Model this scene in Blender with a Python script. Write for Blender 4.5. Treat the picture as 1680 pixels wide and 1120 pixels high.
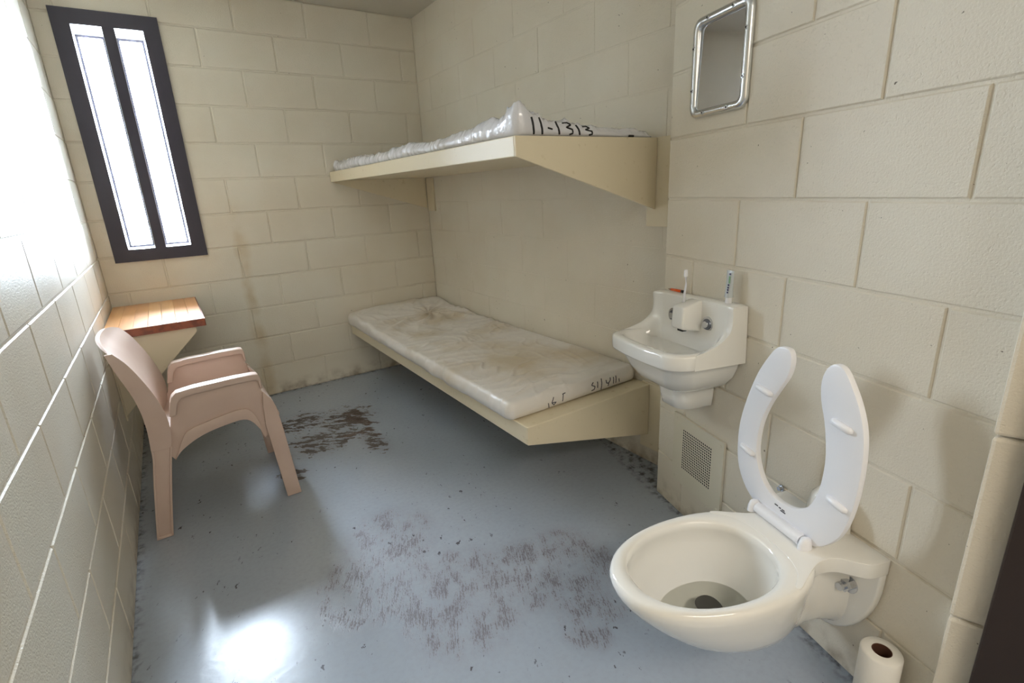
import bpy, bmesh, math, random
from mathutils import Vector, Matrix, noise
random.seed(7)
for o in list(bpy.data.objects): bpy.data.objects.remove(o)
sc = bpy.context.scene
COL = sc.collection

# ---------------------------------------------------------------- camera
CP = Vector((0.3208, -3.6570, 1.2801)); YAW, PITCH, ROLL = 0.5834, 0.2909, -0.0493
fw = Vector((math.sin(YAW)*math.cos(PITCH), math.cos(YAW)*math.cos(PITCH), -math.sin(PITCH)))
rt = Vector((math.cos(YAW), -math.sin(YAW), 0)); up = rt.cross(fw)
r2 = math.cos(ROLL)*rt + math.sin(ROLL)*up; u2 = -math.sin(ROLL)*rt + math.cos(ROLL)*up
cam = bpy.data.cameras.new('camera'); cam.sensor_width = 36; cam.lens = 36*833.35/1680; cam.clip_start = .02
co = bpy.data.objects.new('camera', cam); COL.objects.link(co)
co.matrix_world = Matrix(((r2.x, u2.x, -fw.x, CP.x), (r2.y, u2.y, -fw.y, CP.y), (r2.z, u2.z, -fw.z, CP.z), (0, 0, 0, 1)))
sc.camera = co
sc.view_settings.view_transform = 'Standard'; sc.view_settings.look = 'None'
sc.view_settings.exposure = 0.28; sc.view_settings.gamma = 1.0; sc.view_settings.use_curve_mapping = False

# ---------------------------------------------------------------- daylight and corridor lamps
w = bpy.data.worlds.new('world'); sc.world = w; w.use_nodes = True
bg = w.node_tree.nodes['Background']
bg.inputs[0].default_value = (.73, .855, 1.0, 1); bg.inputs[1].default_value = 192.0
def area(name, loc, size, power=0, color=(1, 1, 1), rot=(0, 0, 0), portal=False):
    l = bpy.data.lights.new(name, 'AREA'); l.shape = 'RECTANGLE'; l.size, l.size_y = size
    l.energy = power; l.color = color
    if portal: l.cycles.is_portal = True
    o = bpy.data.objects.new(name, l); COL.objects.link(o); o.location = loc; o.rotation_euler = rot
    return o
area('sky_portal', (.2125, .235, 1.618), (.15, 1.18), rot=(-math.pi/2, 0, 0), portal=True)
area('sky_portal', (.3915, .235, 1.618), (.15, 1.18), rot=(-math.pi/2, 0, 0), portal=True)
area('corridor_lamp', (.75, -5.0, 2.38), (1.6, .6), 34, (1, .91, .79))

# ---------------------------------------------------------------- helpers
def lin(c):
    return tuple(((v/255)/12.92 if v/255 <= .04045 else ((v/255+.055)/1.055)**2.4) for v in c)+(1,)
def mat(name, rgb, rough=.5, metal=0, spec=.5, bump=None, coat=0, vary=None):
    m = bpy.data.materials.new(name); m.use_nodes = True; nt = m.node_tree; b = nt.nodes['Principled BSDF']
    b.inputs['Base Color'].default_value = lin(rgb); b.inputs['Roughness'].default_value = rough
    b.inputs['Metallic'].default_value = metal; b.inputs['Specular IOR Level'].default_value = spec
    b.inputs['Coat Weight'].default_value = coat
    tc = nt.nodes.new('ShaderNodeTexCoord')
    geo = nt.nodes.new('ShaderNodeNewGeometry')
    if vary:                                   # (scale, rgb2, low, high)
        n = nt.nodes.new('ShaderNodeTexNoise'); n.inputs['Scale'].default_value = vary[0]; n.inputs['Detail'].default_value = 5
        nt.links.new(geo.outputs['Position'], n.inputs['Vector'])
        mr = nt.nodes.new('ShaderNodeMapRange'); mr.inputs[1].default_value = vary[2]; mr.inputs[2].default_value = vary[3]
        nt.links.new(n.outputs[0], mr.inputs[0])
        mx = nt.nodes.new('ShaderNodeMix'); mx.data_type = 'RGBA'
        mx.inputs[6].default_value = lin(rgb); mx.inputs[7].default_value = lin(vary[1])
        nt.links.new(mr.outputs[0], mx.inputs[0]); nt.links.new(mx.outputs[2], b.inputs['Base Color'])
    if bump:                                   # list of (scale, strength, distance)
        prev = None
        for s, st, di in bump:
            n = nt.nodes.new('ShaderNodeTexNoise'); n.inputs['Scale'].default_value = s; n.inputs['Detail'].default_value = 3
            nt.links.new(geo.outputs['Position'], n.inputs['Vector'])
            bp = nt.nodes.new('ShaderNodeBump'); bp.inputs['Strength'].default_value = st; bp.inputs['Distance'].default_value = di
            nt.links.new(n.outputs[0], bp.inputs['Height'])
            if prev: nt.links.new(prev.outputs[0], bp.inputs['Normal'])
            prev = bp
        nt.links.new(prev.outputs[0], b.inputs['Normal'])
    return m
def add_obj(name, bm, m, parent=None, smooth=None):
    bmesh.ops.recalc_face_normals(bm, faces=bm.faces)
    me = bpy.data.meshes.new(name); bm.to_mesh(me); bm.free()
    if m: me.materials.append(m)
    if smooth:
        for p in me.polygons: p.use_smooth = True
        if smooth < 3: me.set_sharp_from_angle(angle=smooth)
    o = bpy.data.objects.new(name, me); COL.objects.link(o)
    if parent: o.parent = parent
    return o
def tag(o, label=None, cat=None, group=None, kind=None):
    if label: o['label'] = label
    if cat: o['category'] = cat
    if group: o['group'] = group
    if kind: o['kind'] = kind
    return o
def empty(name, loc=(0, 0, 0), rotz=0):
    o = bpy.data.objects.new(name, None); COL.objects.link(o); o.location = loc; o.rotation_euler = (0, 0, rotz)
    o.empty_display_size = .05
    return o
def bevel(bm, r, seg=2, ang=.5):
    es = [e for e in bm.edges if len(e.link_faces) == 2 and e.calc_face_angle(0) > ang]
    if es and r > 0: bmesh.ops.bevel(bm, geom=es, offset=r, segments=seg, profile=.5, affect='EDGES', clamp_overlap=True)
def box(bm, a, b, r=0, seg=2):
    t = bmesh.new()
    a, b = [min(p, q) for p, q in zip(a, b)], [max(p, q) for p, q in zip(a, b)]
    vs = [t.verts.new((x, y, z)) for x in (a[0], b[0]) for y in (a[1], b[1]) for z in (a[2], b[2])]
    for f in ((0, 1, 3, 2), (4, 6, 7, 5), (0, 4, 5, 1), (2, 3, 7, 6), (0, 2, 6, 4), (1, 5, 7, 3)): t.faces.new([vs[i] for i in f])
    bmesh.ops.recalc_face_normals(t, faces=t.faces); bevel(t, r, seg); merge(bm, t)
    return bm
def merge(bm, t):
    me = bpy.data.meshes.new('tmp'); t.to_mesh(me); t.free(); bm.from_mesh(me); bpy.data.meshes.remove(me)
def prism(bm, pts, axis, a, b, r=0, seg=2):
    """outline pts extruded between a and b along axis ('x','y','z'); pts hold the two other coordinates in order"""
    t = bmesh.new()
    def mk(p, h):
        return {'x': (h, p[0], p[1]), 'y': (p[0], h, p[1]), 'z': (p[0], p[1], h)}[axis]
    A = [t.verts.new(mk(p, a)) for p in pts]; B = [t.verts.new(mk(p, b)) for p in pts]; n = len(pts)
    fa = t.faces.new(A); fb = t.faces.new(B[::-1])
    for i in range(n): t.faces.new((A[i], B[i], B[(i+1) % n], A[(i+1) % n]))
    bmesh.ops.recalc_face_normals(t, faces=t.faces)
    if r: bevel(t, r, seg, .6)
    bmesh.ops.triangulate(t, faces=[f for f in t.faces if len(f.verts) > 4])
    merge(bm, t); return bm
def cyl(bm, c, axis, r, h, n=24, r2=None, bev=0):
    """cylinder from point c along the vector axis"""
    t = bmesh.new(); ax = Vector(axis).normalized(); c = Vector(c); r2 = r if r2 is None else r2
    q = ax.to_track_quat('Z', 'Y')
    ra = [t.verts.new(c+q @ Vector((r*math.cos(6.28319*i/n), r*math.sin(6.28319*i/n), 0))) for i in range(n)]
    rb = [t.verts.new(c+q @ Vector((r2*math.cos(6.28319*i/n), r2*math.sin(6.28319*i/n), h))) for i in range(n)]
    t.faces.new(ra[::-1]); t.faces.new(rb)
    for i in range(n): t.faces.new((ra[i], ra[(i+1) % n], rb[(i+1) % n], rb[i]))
    if bev: bevel(t, bev, 2, .8)
    merge(bm, t); return bm
def tube(bm, pts, r, n=8):
    t = bmesh.new(); pts = [Vector(p) for p in pts]; rings = []
    for i, p in enumerate(pts):
        d = (pts[min(i+1, len(pts)-1)]-pts[max(i-1, 0)]).normalized(); q = d.to_track_quat('Z', 'Y')
        rr = r[i] if isinstance(r, (list, tuple)) else r
        rings.append([t.verts.new(p+q @ Vector((rr*math.cos(6.28319*k/n), rr*math.sin(6.28319*k/n), 0))) for k in range(n)])
    for a, b in zip(rings, rings[1:]):
        for k in range(n): t.faces.new((a[k], a[(k+1) % n], b[(k+1) % n], b[k]))
    t.faces.new(rings[0][::-1]); t.faces.new(rings[-1]); merge(bm, t); return bm
def loft(bm, rings, cap0=True, cap1=True):
    t = bmesh.new(); R = [[t.verts.new(p) for p in r] for r in rings]; n = len(R[0])
    for a, b in zip(R, R[1:]):
        for k in range(n): t.faces.new((a[k], a[(k+1) % n], b[(k+1) % n], b[k]))
    if cap0: t.faces.new(R[0][::-1])
    if cap1: t.faces.new(R[-1])
    bmesh.ops.recalc_face_normals(t, faces=t.faces); merge(bm, t); return bm

# ---------------------------------------------------------------- materials
STAIN_X = .722
def wall_mat():
    m = bpy.data.materials.new('painted_block'); m.use_nodes = True; nt = m.node_tree; N = nt.nodes; Lk = nt.links
    b = N['Principled BSDF']; geo = N.new('ShaderNodeNewGeometry')
    def nz(s, d=3):
        n = N.new('ShaderNodeTexNoise'); n.inputs['Scale'].default_value = s; n.inputs['Detail'].default_value = d
        Lk.new(geo.outputs['Position'], n.inputs['Vector']); return n
    def mr(src, a, c, lo=0, hi=1):
        r = N.new('ShaderNodeMapRange'); r.inputs[1].default_value = a; r.inputs[2].default_value = c
        r.inputs[3].default_value = lo; r.inputs[4].default_value = hi; Lk.new(src, r.inputs[0]); return r.outputs[0]
    def mix(f, a, c):
        x = N.new('ShaderNodeMix'); x.data_type = 'RGBA'; Lk.new(f, x.inputs[0])
        if isinstance(a, tuple): x.inputs[6].default_value = a
        else: Lk.new(a, x.inputs[6])
        x.inputs[7].default_value = c; return x.outputs[2]
    sep = N.new('ShaderNodeSeparateXYZ'); Lk.new(geo.outputs['Position'], sep.inputs[0])
    c = mix(mr(nz(2.2).outputs[0], .35, .7), lin((231, 224, 208)), lin((224, 214, 195)))
    # scuffed dirt just above the floor
    low = mr(sep.outputs[2], .0, .10, 1, 0)
    mul = N.new('ShaderNodeMath'); mul.operation = 'MULTIPLY'; Lk.new(low, mul.inputs[0]); Lk.new(mr(nz(14, 6).outputs[0], .42, .68), mul.inputs[1])
    mul2 = N.new('ShaderNodeMath'); mul2.operation = 'MULTIPLY'; Lk.new(mul.outputs[0], mul2.inputs[0]); mul2.inputs[1].default_value = .75
    c = mix(mul2.outputs[0], c, lin((128, 104, 72)))
    # rusty water stain running down the far wall beside the window
    wob = N.new('ShaderNodeMath'); wob.operation = 'MULTIPLY_ADD'; Lk.new(nz(7, 3).outputs[0], wob.inputs[0]); wob.inputs[1].default_value = .10; Lk.new(sep.outputs[0], wob.inputs[2])
    ab = N.new('ShaderNodeMath'); ab.operation = 'SUBTRACT'; Lk.new(wob.outputs[0], ab.inputs[0]); ab.inputs[1].default_value = .05+STAIN_X
    ab2 = N.new('ShaderNodeMath'); ab2.operation = 'ABSOLUTE'; Lk.new(ab.outputs[0], ab2.inputs[0])
    def mul3(a, b_):
        x = N.new('ShaderNodeMath'); x.operation = 'MULTIPLY'; Lk.new(a, x.inputs[0])
        if isinstance(b_, float): x.inputs[1].default_value = b_
        else: Lk.new(b_, x.inputs[1])
        return x.outputs[0]
    st = mul3(mul3(mr(ab2.outputs[0], .012, .05, 1, 0), mr(sep.outputs[1], -.03, -.02)), mul3(mr(sep.outputs[2], 1.32, 1.10), mr(nz(4, 4).outputs[0], .35, .6)))
    c = mix(mul3(st, .55), c, lin((196, 172, 128)))
    # small chips and specks
    c = mix(mr(nz(70, 2).outputs[0], .765, .785), c, lin((120, 108, 90)))
    Lk.new(c, b.inputs['Base Color'])
    b.inputs['Roughness'].default_value = .40; b.inputs['Specular IOR Level'].default_value = .32
    vo = N.new('ShaderNodeTexVoronoi'); vo.inputs['Scale'].default_value = 170; Lk.new(geo.outputs['Position'], vo.inputs['Vector'])
    b1 = N.new('ShaderNodeBump'); b1.inputs['Strength'].default_value = .6; b1.inputs['Distance'].default_value = .002
    Lk.new(nz(210, 3).outputs[0], b1.inputs['Height'])
    b2 = N.new('ShaderNodeBump'); b2.inputs['Strength'].default_value = .12; b2.inputs['Distance'].default_value = .006
    Lk.new(nz(14, 2).outputs[0], b2.inputs['Height']); Lk.new(b1.outputs[0], b2.inputs['Normal'])
    pit = N.new('ShaderNodeBump'); pit.inputs['Strength'].default_value = .35; pit.inputs['Distance'].default_value = .002; pit.invert = True
    Lk.new(mr(nz(150, 2).outputs[0], .60, .70), pit.inputs['Height']); Lk.new(b2.outputs[0], pit.inputs['Normal'])
    Lk.new(pit.outputs[0], b.inputs['Normal'])
    return m
M_wall = wall_mat()
M_ceil = mat('painted_ceiling', (206, 200, 186), .6, bump=[(40, .3, .004)])
M_steel = mat('cream_painted_steel', (231, 218, 189), .36, bump=[(9, .05, .01)], vary=(30, (208, 191, 152), .64, .78))
M_frame = mat('dark_painted_steel', (52, 48, 60), .45, bump=[(60, .1, .002)])
M_jamb = mat('dark_brown_door_frame', (44, 29, 20), .45)
M_white_rev = mat('white_reveal_paint', (235, 235, 232), .5)
M_porc = mat('white_porcelain', (240, 238, 232), .10, spec=.6, coat=.4)
M_seatm = mat('white_seat_plastic', (243, 243, 247), .28)
M_chrome = mat('chrome', (205, 208, 214), .12, 1)
M_alu = mat('polished_aluminium', (222, 224, 226), .22, 1)
M_mirror = mat('mirror_plate', (196, 198, 204), .06, 1)
M_dark = mat('painted_hollow_shade', (14, 13, 13), .8)  # near-black colour stands in for the shade inside hollows
M_ink = mat('black_marker_ink', (20, 20, 24), .6)
M_chair = mat('taupe_pink_plastic', (206, 182, 167), .36, bump=[(260, .12, .001)], vary=(5, (198, 172, 156), .4, .7))
M_paper = mat('white_tissue_paper', (240, 237, 230), .9, bump=[(150, .2, .002)])
M_card = mat('brown_cardboard', (96, 62, 48), .8)

def floor_mat():
    m = bpy.data.materials.new('worn_blue_grey_floor_paint'); m.use_nodes = True; nt = m.node_tree; N = nt.nodes; Lk = nt.links
    b = N['Principled BSDF']; geo = N.new('ShaderNodeNewGeometry'); P = geo.outputs['Position']
    def mapn(scale=(1, 1, 1), rot=0):
        mp = N.new('ShaderNodeMapping'); mp.inputs['Scale'].default_value = scale; mp.inputs['Rotation'].default_value = (0, 0, rot)
        Lk.new(P, mp.inputs['Vector']); return mp.outputs[0]
    def nz(s, d=4, v=None, rough=.55):
        n = N.new('ShaderNodeTexNoise'); n.inputs['Scale'].default_value = s; n.inputs['Detail'].default_value = d
        n.inputs['Roughness'].default_value = rough
        Lk.new(v or P, n.inputs['Vector']); return n.outputs[0]
    def mr(src, a, c, lo=0, hi=1):
        r = N.new('ShaderNodeMapRange'); r.interpolation_type = 'SMOOTHSTEP'
        r.inputs[1].default_value = a; r.inputs[2].default_value = c
        r.inputs[3].default_value = lo; r.inputs[4].default_value = hi; Lk.new(src, r.inputs[0]); return r.outputs[0]
    def math2(op, a, c):
        x = N.new('ShaderNodeMath'); x.operation = op
        for i, v in enumerate((a, c)):
            if isinstance(v, (int, float)): x.inputs[i].default_value = v
            else: Lk.new(v, x.inputs[i])
        return x.outputs[0]
    def mix(f, a, c):
        x = N.new('ShaderNodeMix'); x.data_type = 'RGBA'; Lk.new(f, x.inputs[0])
        for i, v in ((6, a), (7, c)):
            if isinstance(v, tuple): x.inputs[i].default_value = v
            else: Lk.new(v, x.inputs[i])
        return x.outputs[2]
    def blob(cx, cy, rx, ry, rot=0):
        """soft elliptical wear zone at a place on the floor"""
        s = N.new('ShaderNodeVectorMath'); s.operation = 'SUBTRACT'; Lk.new(P, s.inputs[0]); s.inputs[1].default_value = (cx, cy, 0)
        mp = N.new('ShaderNodeMapping'); mp.vector_type = 'TEXTURE'; mp.inputs['Rotation'].default_value = (0, 0, rot); mp.inputs['Scale'].default_value = (rx, ry, 1)
        Lk.new(s.outputs[0], mp.inputs['Vector'])
        l = N.new('ShaderNodeVectorMath'); l.operation = 'LENGTH'; Lk.new(mp.outputs[0], l.inputs[0])
        return mr(l.outputs['Value'], .25, 1.0, 1, 0)
    def tex(sx, sy, ang):
        mp = N.new('ShaderNodeMapping'); mp.vector_type = 'TEXTURE'; mp.inputs['Rotation'].default_value = (0, 0, ang)
        mp.inputs['Scale'].default_value = (1/sx, 1/sy, 1); Lk.new(P, mp.inputs['Vector']); return mp.outputs[0]
    base = mix(mr(nz(1.3, 2), .3, .7), lin((157, 166, 177)), lin((167, 174, 183)))
    base = mix(math2('MULTIPLY', mr(nz(60, 4), .35, .8), .35), base, lin((148, 154, 162)))
    # scrape marks: fine strokes running down the cell, only inside the worn zones
    strokes = nz(1, 3, tex(190, 22, -.44), .6); fine = nz(1, 2, tex(480, 110, -.40)); chunk = nz(1, 4, tex(17, 9, -.44), .62)
    zB = blob(.90, -2.40, .30, .34, -.44)
    for bb in ((.68, -2.16, .26, .28, -.44), (1.10, -2.44, .30, .22, .3), (1.28, -2.54, .24, .34, -.3), (.82, -1.98, .24, .30, -.44), (1.14, -2.74, .10, .13, 0)): zB = math2('MAXIMUM', zB, blob(*bb))
    zoneB = math2('MULTIPLY', mr(zB, 0, .60), mr(chunk, .33, .62, .35, 1))
    sB = mr(math2('ADD', math2('ADD', math2('MULTIPLY', strokes, .60), math2('MULTIPLY', fine, .45)), math2('MULTIPLY', zoneB, .28)), .70, .86)
    sB = math2('MULTIPLY', sB, mr(zoneB, 0, .2))
    base = mix(math2('MULTIPLY', zoneB, .26), base, lin((132, 124, 128)))
    base = mix(math2('MULTIPLY', sB, .68), base, lin((90, 78, 80)))
    # flaked brown patch beyond the chair
    zA = blob(1.02, -.74, .26, .32)
    for bb in ((1.05, -1.12, .10, .30, .1), (.78, -.62, .30, .22, .2), (.82, -.95, .30, .26, 0), (.62, -1.22, .12, .14, 0)): zA = math2('MAXIMUM', zA, blob(*bb))
    a1 = nz(1, 6, tex(13, 30, -.58), .62); a2 = nz(1, 3, tex(60, 110, -.58))
    sA = mr(math2('ADD', math2('ADD', math2('MULTIPLY', a1, .80), math2('MULTIPLY', a2, .22)), math2('MULTIPLY', zA, .20)), .665, .715)
    sA = math2('MULTIPLY', sA, mr(zA, 0, .15))
    big = mr(math2('ADD', nz(1, 5, tex(6.5, 13, -.58), .6), math2('MULTIPLY', blob(1.05, -.80, .22, .40), .18)), .66, .70)
    base = mix(math2('MULTIPLY', math2('MULTIPLY', big, mr(zA, .1, .3)), .9), base, lin((84, 62, 46)))
    base = mix(math2('MULTIPLY', zA, .16), base, lin((112, 108, 106)))
    base = mix(math2('MULTIPLY', sA, .92), base, lin((70, 56, 46)))
    # loose scuffs anywhere
    sc1 = math2('MULTIPLY', mr(nz(1, 4, tex(40, 22, -.3), .6), .645, .675), mr(nz(3.1, 3), .44, .58))
    base = mix(math2('MULTIPLY', sc1, .85), base, lin((66, 60, 62)))
    sc2 = mr(nz(1, 3, tex(120, 30, -.5)), .69, .74)
    base = mix(math2('MULTIPLY', sc2, .65), base, lin((96, 90, 94)))
    # grime along the wall lines
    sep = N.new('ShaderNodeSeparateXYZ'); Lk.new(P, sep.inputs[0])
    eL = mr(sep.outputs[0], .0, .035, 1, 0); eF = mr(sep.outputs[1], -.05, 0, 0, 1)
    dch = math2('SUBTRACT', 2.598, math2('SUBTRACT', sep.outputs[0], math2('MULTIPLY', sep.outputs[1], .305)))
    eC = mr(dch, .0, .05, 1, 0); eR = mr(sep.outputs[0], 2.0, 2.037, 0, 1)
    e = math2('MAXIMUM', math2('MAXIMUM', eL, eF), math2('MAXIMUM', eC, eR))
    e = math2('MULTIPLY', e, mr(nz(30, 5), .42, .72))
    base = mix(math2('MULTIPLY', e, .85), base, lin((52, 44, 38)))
    Lk.new(base, b.inputs['Base Color'])
    wear = math2('MAXIMUM', sA, sB)
    rr = math2('ADD', mr(nz(5, 4), .3, .7, .21, .262), math2('MULTIPLY', wear, .4))
    Lk.new(rr, b.inputs['Roughness']); b.inputs['Specular IOR Level'].default_value = .55
    b1 = N.new('ShaderNodeBump'); b1.inputs['Strength'].default_value = .10; b1.inputs['Distance'].default_value = .004
    Lk.new(nz(26, 3), b1.inputs['Height'])
    b2 = N.new('ShaderNodeBump'); b2.inputs['Strength'].default_value = .25; b2.inputs['Distance'].default_value = .001; b2.invert = True
    Lk.new(wear, b2.inputs['Height']); Lk.new(b1.outputs[0], b2.inputs['Normal']); Lk.new(b2.outputs[0], b.inputs['Normal'])
    return m
M_floor = floor_mat()

# ---------------------------------------------------------------- setting
B8 = .2032; W = 2.037; HT = 12*B8
bm = box(bmesh.new(), (-.6, -5.9, -.12), (3.4, .2, 0)); tag(add_obj('floor', bm, M_floor), 'blue-grey painted concrete floor, scraped and flaking', kind='structure')
bm = box(bmesh.new(), (-.6, -5.9, HT), (3.4, .2, HT+.12)); tag(add_obj('ceiling', bm, M_ceil), 'pale painted ceiling', kind='structure')

mesh_cache = {}
def block_mesh(wd, ht, bev, mtl):
    key = (round(wd, 4), round(ht, 4), bev)
    if key in mesh_cache: return mesh_cache[key]
    t = bmesh.new(); a, c = wd/2, ht/2; d = bev; dep = .012
    o = [t.verts.new((x, dep, z)) for x, z in ((-a, -c), (a, -c), (a, c), (-a, c))]
    m1 = [t.verts.new((x, d, z)) for x, z in ((-a, -c), (a, -c), (a, c), (-a, c))]
    i = [t.verts.new((x*(1-d/a), 0, z*(1-d/c))) for x, z in ((-a, -c), (a, -c), (a, c), (-a, c))]
    t.faces.new(i)
    for k in range(4):
        j = (k+1) % 4
        t.faces.new((m1[k], m1[j], i[j], i[k])); t.faces.new((o[k], o[j], m1[j], m1[k]))
    t.faces.new(o[::-1])
    bmesh.ops.recalc_face_normals(t, faces=t.faces)
    me = bpy.data.meshes.new('block'); t.to_mesh(me); t.free(); me.materials.append(mtl)
    mesh_cache[key] = me
    return me
def sub_rect(r, h):
    x0, x1, z0, z1 = r; a0, a1, b0, b1 = h
    if x1 <= a0 or x0 >= a1 or z1 <= b0 or z0 >= b1: return [r]
    out = []
    if x0 < a0: out.append((x0, a0, z0, z1))
    if x1 > a1: out.append((a1, x1, z0, z1))
    m0, m1 = max(x0, a0), min(x1, a1)
    if z0 < b0: out.append((m0, m1, z0, b0))
    if z1 > b1: out.append((m0, m1, b1, z1))
    return out
def block_wall(name, label, origin, ang, length, thick, odd, even, gap=.008, depth=.005, bev=.003, hole=None, jitter=.0006, z1=HT):
    """local x runs along the wall, local -y faces the room; odd / even = position of one vertical joint per course parity"""
    bm = bmesh.new()
    rs = [(-.2, length+(.2 if name != 'wall_service' else 0), -.1, z1+.1)] if name != 'wall_service' else [(0, length, 0, z1)]
    if hole: rs = sub_rect(rs[0], hole)
    for r in rs: box(bm, (r[0], depth, r[2]), (r[1], thick, r[3]))
    wl = tag(add_obj(name, bm, M_wall), label, kind='structure')
    wl.location = origin; wl.rotation_euler = (0, 0, ang)
    n = 0
    for c in range(round(z1/B8)):
        j0 = odd if c % 2 else even
        j = j0-.4064*math.ceil(j0/.4064)-.4064
        while j < length:
            x0, x1 = max(j, 0), min(j+.4064, length)
            if name == 'wall_service' and c in (6, 8): x0 = 0 if x0 < .2 and x1 > .2 else x0
            if x1-x0 > .03 and not (name == 'wall_service' and c in (6, 8) and x1 < .2):
                r = (x0+(gap/2 if x0 > 0 else 0), x1-(gap/2 if x1 < length else 0), c*B8+gap/2, (c+1)*B8-gap/2)
                for q in (sub_rect(r, hole) if hole else [r]):
                    if q[1]-q[0] < .02 or q[3]-q[2] < .015: continue
                    o = bpy.data.objects.new('block', block_mesh(q[1]-q[0], q[3]-q[2], bev, M_wall)); COL.objects.link(o)
                    o.parent = wl; o.location = ((q[0]+q[1])/2, random.uniform(-jitter, jitter), (q[2]+q[3])/2)
            j += .4064
    return wl
HOLE = (.135, .468, 1.045, 2.192)
# far wall: odd courses (index 1,3,5..) joints measured on the photograph
block_wall('wall_far', 'cream painted concrete block wall with the window', (0, 0, 0), 0, W, .2, .9072, .7040, hole=HOLE)
block_wall('wall_left', 'glossy cream painted concrete block wall at the left', (0, -3.46, 0), math.pi/2, 3.46, .2, 3.46-1.735, 3.46-1.94)
block_wall('wall_right', 'cream painted block wall behind the two bunks', (W, 0, 0), -math.pi/2, 2.45, .2, .20, .40, gap=.006, depth=.0016, bev=.0012)
P0 = Vector((1.870, -2.386, 0)); tt = Vector((-.305, -1, 0)).normalized(); nn = Vector((-1, .305, 0)).normalized()
CH_ANG = math.atan2(tt.y, tt.x)
block_wall('wall_service', 'cream painted block wall carrying mirror, basin and toilet', P0, CH_ANG, 1.16, .17, .370, .573, gap=.007, depth=.0045, bev=.003)
# front wall with the doorway the camera stands in
fwall = bmesh.new()
box(fwall, (-.2, -3.66, 0), (.03, -3.46, HT)); box(fwall, (.03, -3.66, 2.15), (1.5, -3.46, HT)); box(fwall, (1.515, -3.66, 0), (2.3, -3.455, HT))
fwo = tag(add_obj('wall_front', fwall, M_wall), 'block wall end at the doorway, right edge of the photo', kind='structure')
for c in range(6):
    t = prism(bmesh.new(), [(1.487, -3.447), (1.522, -3.545), (1.66, -3.545), (1.66, -3.447)], 'z', c*.4064+.002, (c+1)*.4064-.002, .007, 2)  # doorway face splayed away from the window so that it turns darker
    o = add_obj('block', t, M_wall, fwo, .25); o.location = (random.uniform(-.002, .002), 0, 0)
t = bmesh.new(); box(t, (1.475, -3.72, 0), (1.60, -3.502, 2.15), .004); box(t, (1.455, -3.72, 0), (1.48, -3.60, 2.15), .004)
tag(add_obj('door_1', t, M_jamb), 'dark brown steel door frame at the right edge', kind='structure')
# corridor shell behind the camera
t = bmesh.new(); box(t, (-.7, -5.95, 0), (-.55, -3.4, HT)); box(t, (3.3, -5.95, 0), (3.45, -2.4, HT)); box(t, (-.7, -6.05, 0), (3.45, -5.9, HT))
box(t, (-.6, -3.66, 0), (-.2, -3.46, HT)); box(t, (2.3, -3.66, 0), (3.3, -3.455, HT))
tag(add_obj('wall_back', t, M_wall), 'corridor wall behind the camera', kind='structure')

# window: flat dark steel frame, two deep slots with glass at the outer face
win = tag(empty('window_1', (.298, 0, .984)), 'narrow window of two tall panes in a dark steel frame', kind='structure')
X0, X1, Z0, Z1 = .073, .531, .984, 2.257
pa, pb = (.148, .277), (.328, .455); za, zb = 1.053, 2.184
t = bmesh.new(); y0, y1 = -.014, .004
for a, b in (((X0, y0, Z0), (pa[0], y1, Z1)), ((pb[1], y0, Z0), (X1, y1, Z1)), ((pa[0], y0, Z0), (pb[1], y1, za)), ((pa[0], y0, zb), (pb[1], y1, Z1))): box(t, a, b)
o = add_obj('frame', t, M_frame, win); o.matrix_parent_inverse = Matrix.Translation((-.298, 0, -.984))
t = box(bmesh.new(), (pa[1], -.013, za), (pb[0], .20, zb)); o = add_obj('mullion', t, M_frame, win); o.matrix_parent_inverse = Matrix.Translation((-.298, 0, -.984))
t = bmesh.new()
box(t, (pa[0]-.014, .004, za-.012), (pa[0], .20, zb+.012)); box(t, (pb[1], .004, za-.012), (pb[1]+.014, .20, zb+.012))
box(t, (pa[0], .004, za-.012), (pb[1], .20, za)); box(t, (pa[0], .004, zb), (pb[1], .20, zb+.012))
box(t, (pa[1]-.002, .004, za), (pa[1], .199, zb)); box(t, (pb[0], .004, za), (pb[0]+.002, .199, zb))
o = add_obj('reveal', t, M_white_rev, win); o.matrix_parent_inverse = Matrix.Translation((-.298, 0, -.984))
glass = bpy.data.materials.new('window_glass'); glass.use_nodes = True; nt = glass.node_tree; nt.nodes.remove(nt.nodes['Principled BSDF'])
tr = nt.nodes.new('ShaderNodeBsdfTransparent'); gl = nt.nodes.new('ShaderNodeBsdfGlossy'); gl.inputs['Roughness'].default_value = .02
fr = nt.nodes.new('ShaderNodeFresnel'); fr.inputs[0].default_value = 1.35; mx = nt.nodes.new('ShaderNodeMixShader')
nt.links.new(fr.outputs[0], mx.inputs[0]); nt.links.new(tr.outputs[0], mx.inputs[1]); nt.links.new(gl.outputs[0], mx.inputs[2]); nt.links.new(mx.outputs[0], nt.nodes['Material Output'].inputs[0])
for p in (pa, pb):
    t = box(bmesh.new(), (p[0], .192, za), (p[1], .197, zb)); g = add_obj('pane', t, glass, win); g.matrix_parent_inverse = Matrix.Translation((-.298, 0, -.984))
    t = bmesh.new(); e = .012
    box(t, (p[0], .184, za), (p[0]+e, .2, zb)); box(t, (p[1]-e, .184, za), (p[1], .2, zb)); box(t, (p[0]+e, .184, za), (p[1]-e, .2, za+e)); box(t, (p[0]+e, .184, zb-e), (p[1]-e, .2, zb))
    s = add_obj('glazing_bead', t, M_frame, win); s.matrix_parent_inverse = Matrix.Translation((-.298, 0, -.984))

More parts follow.
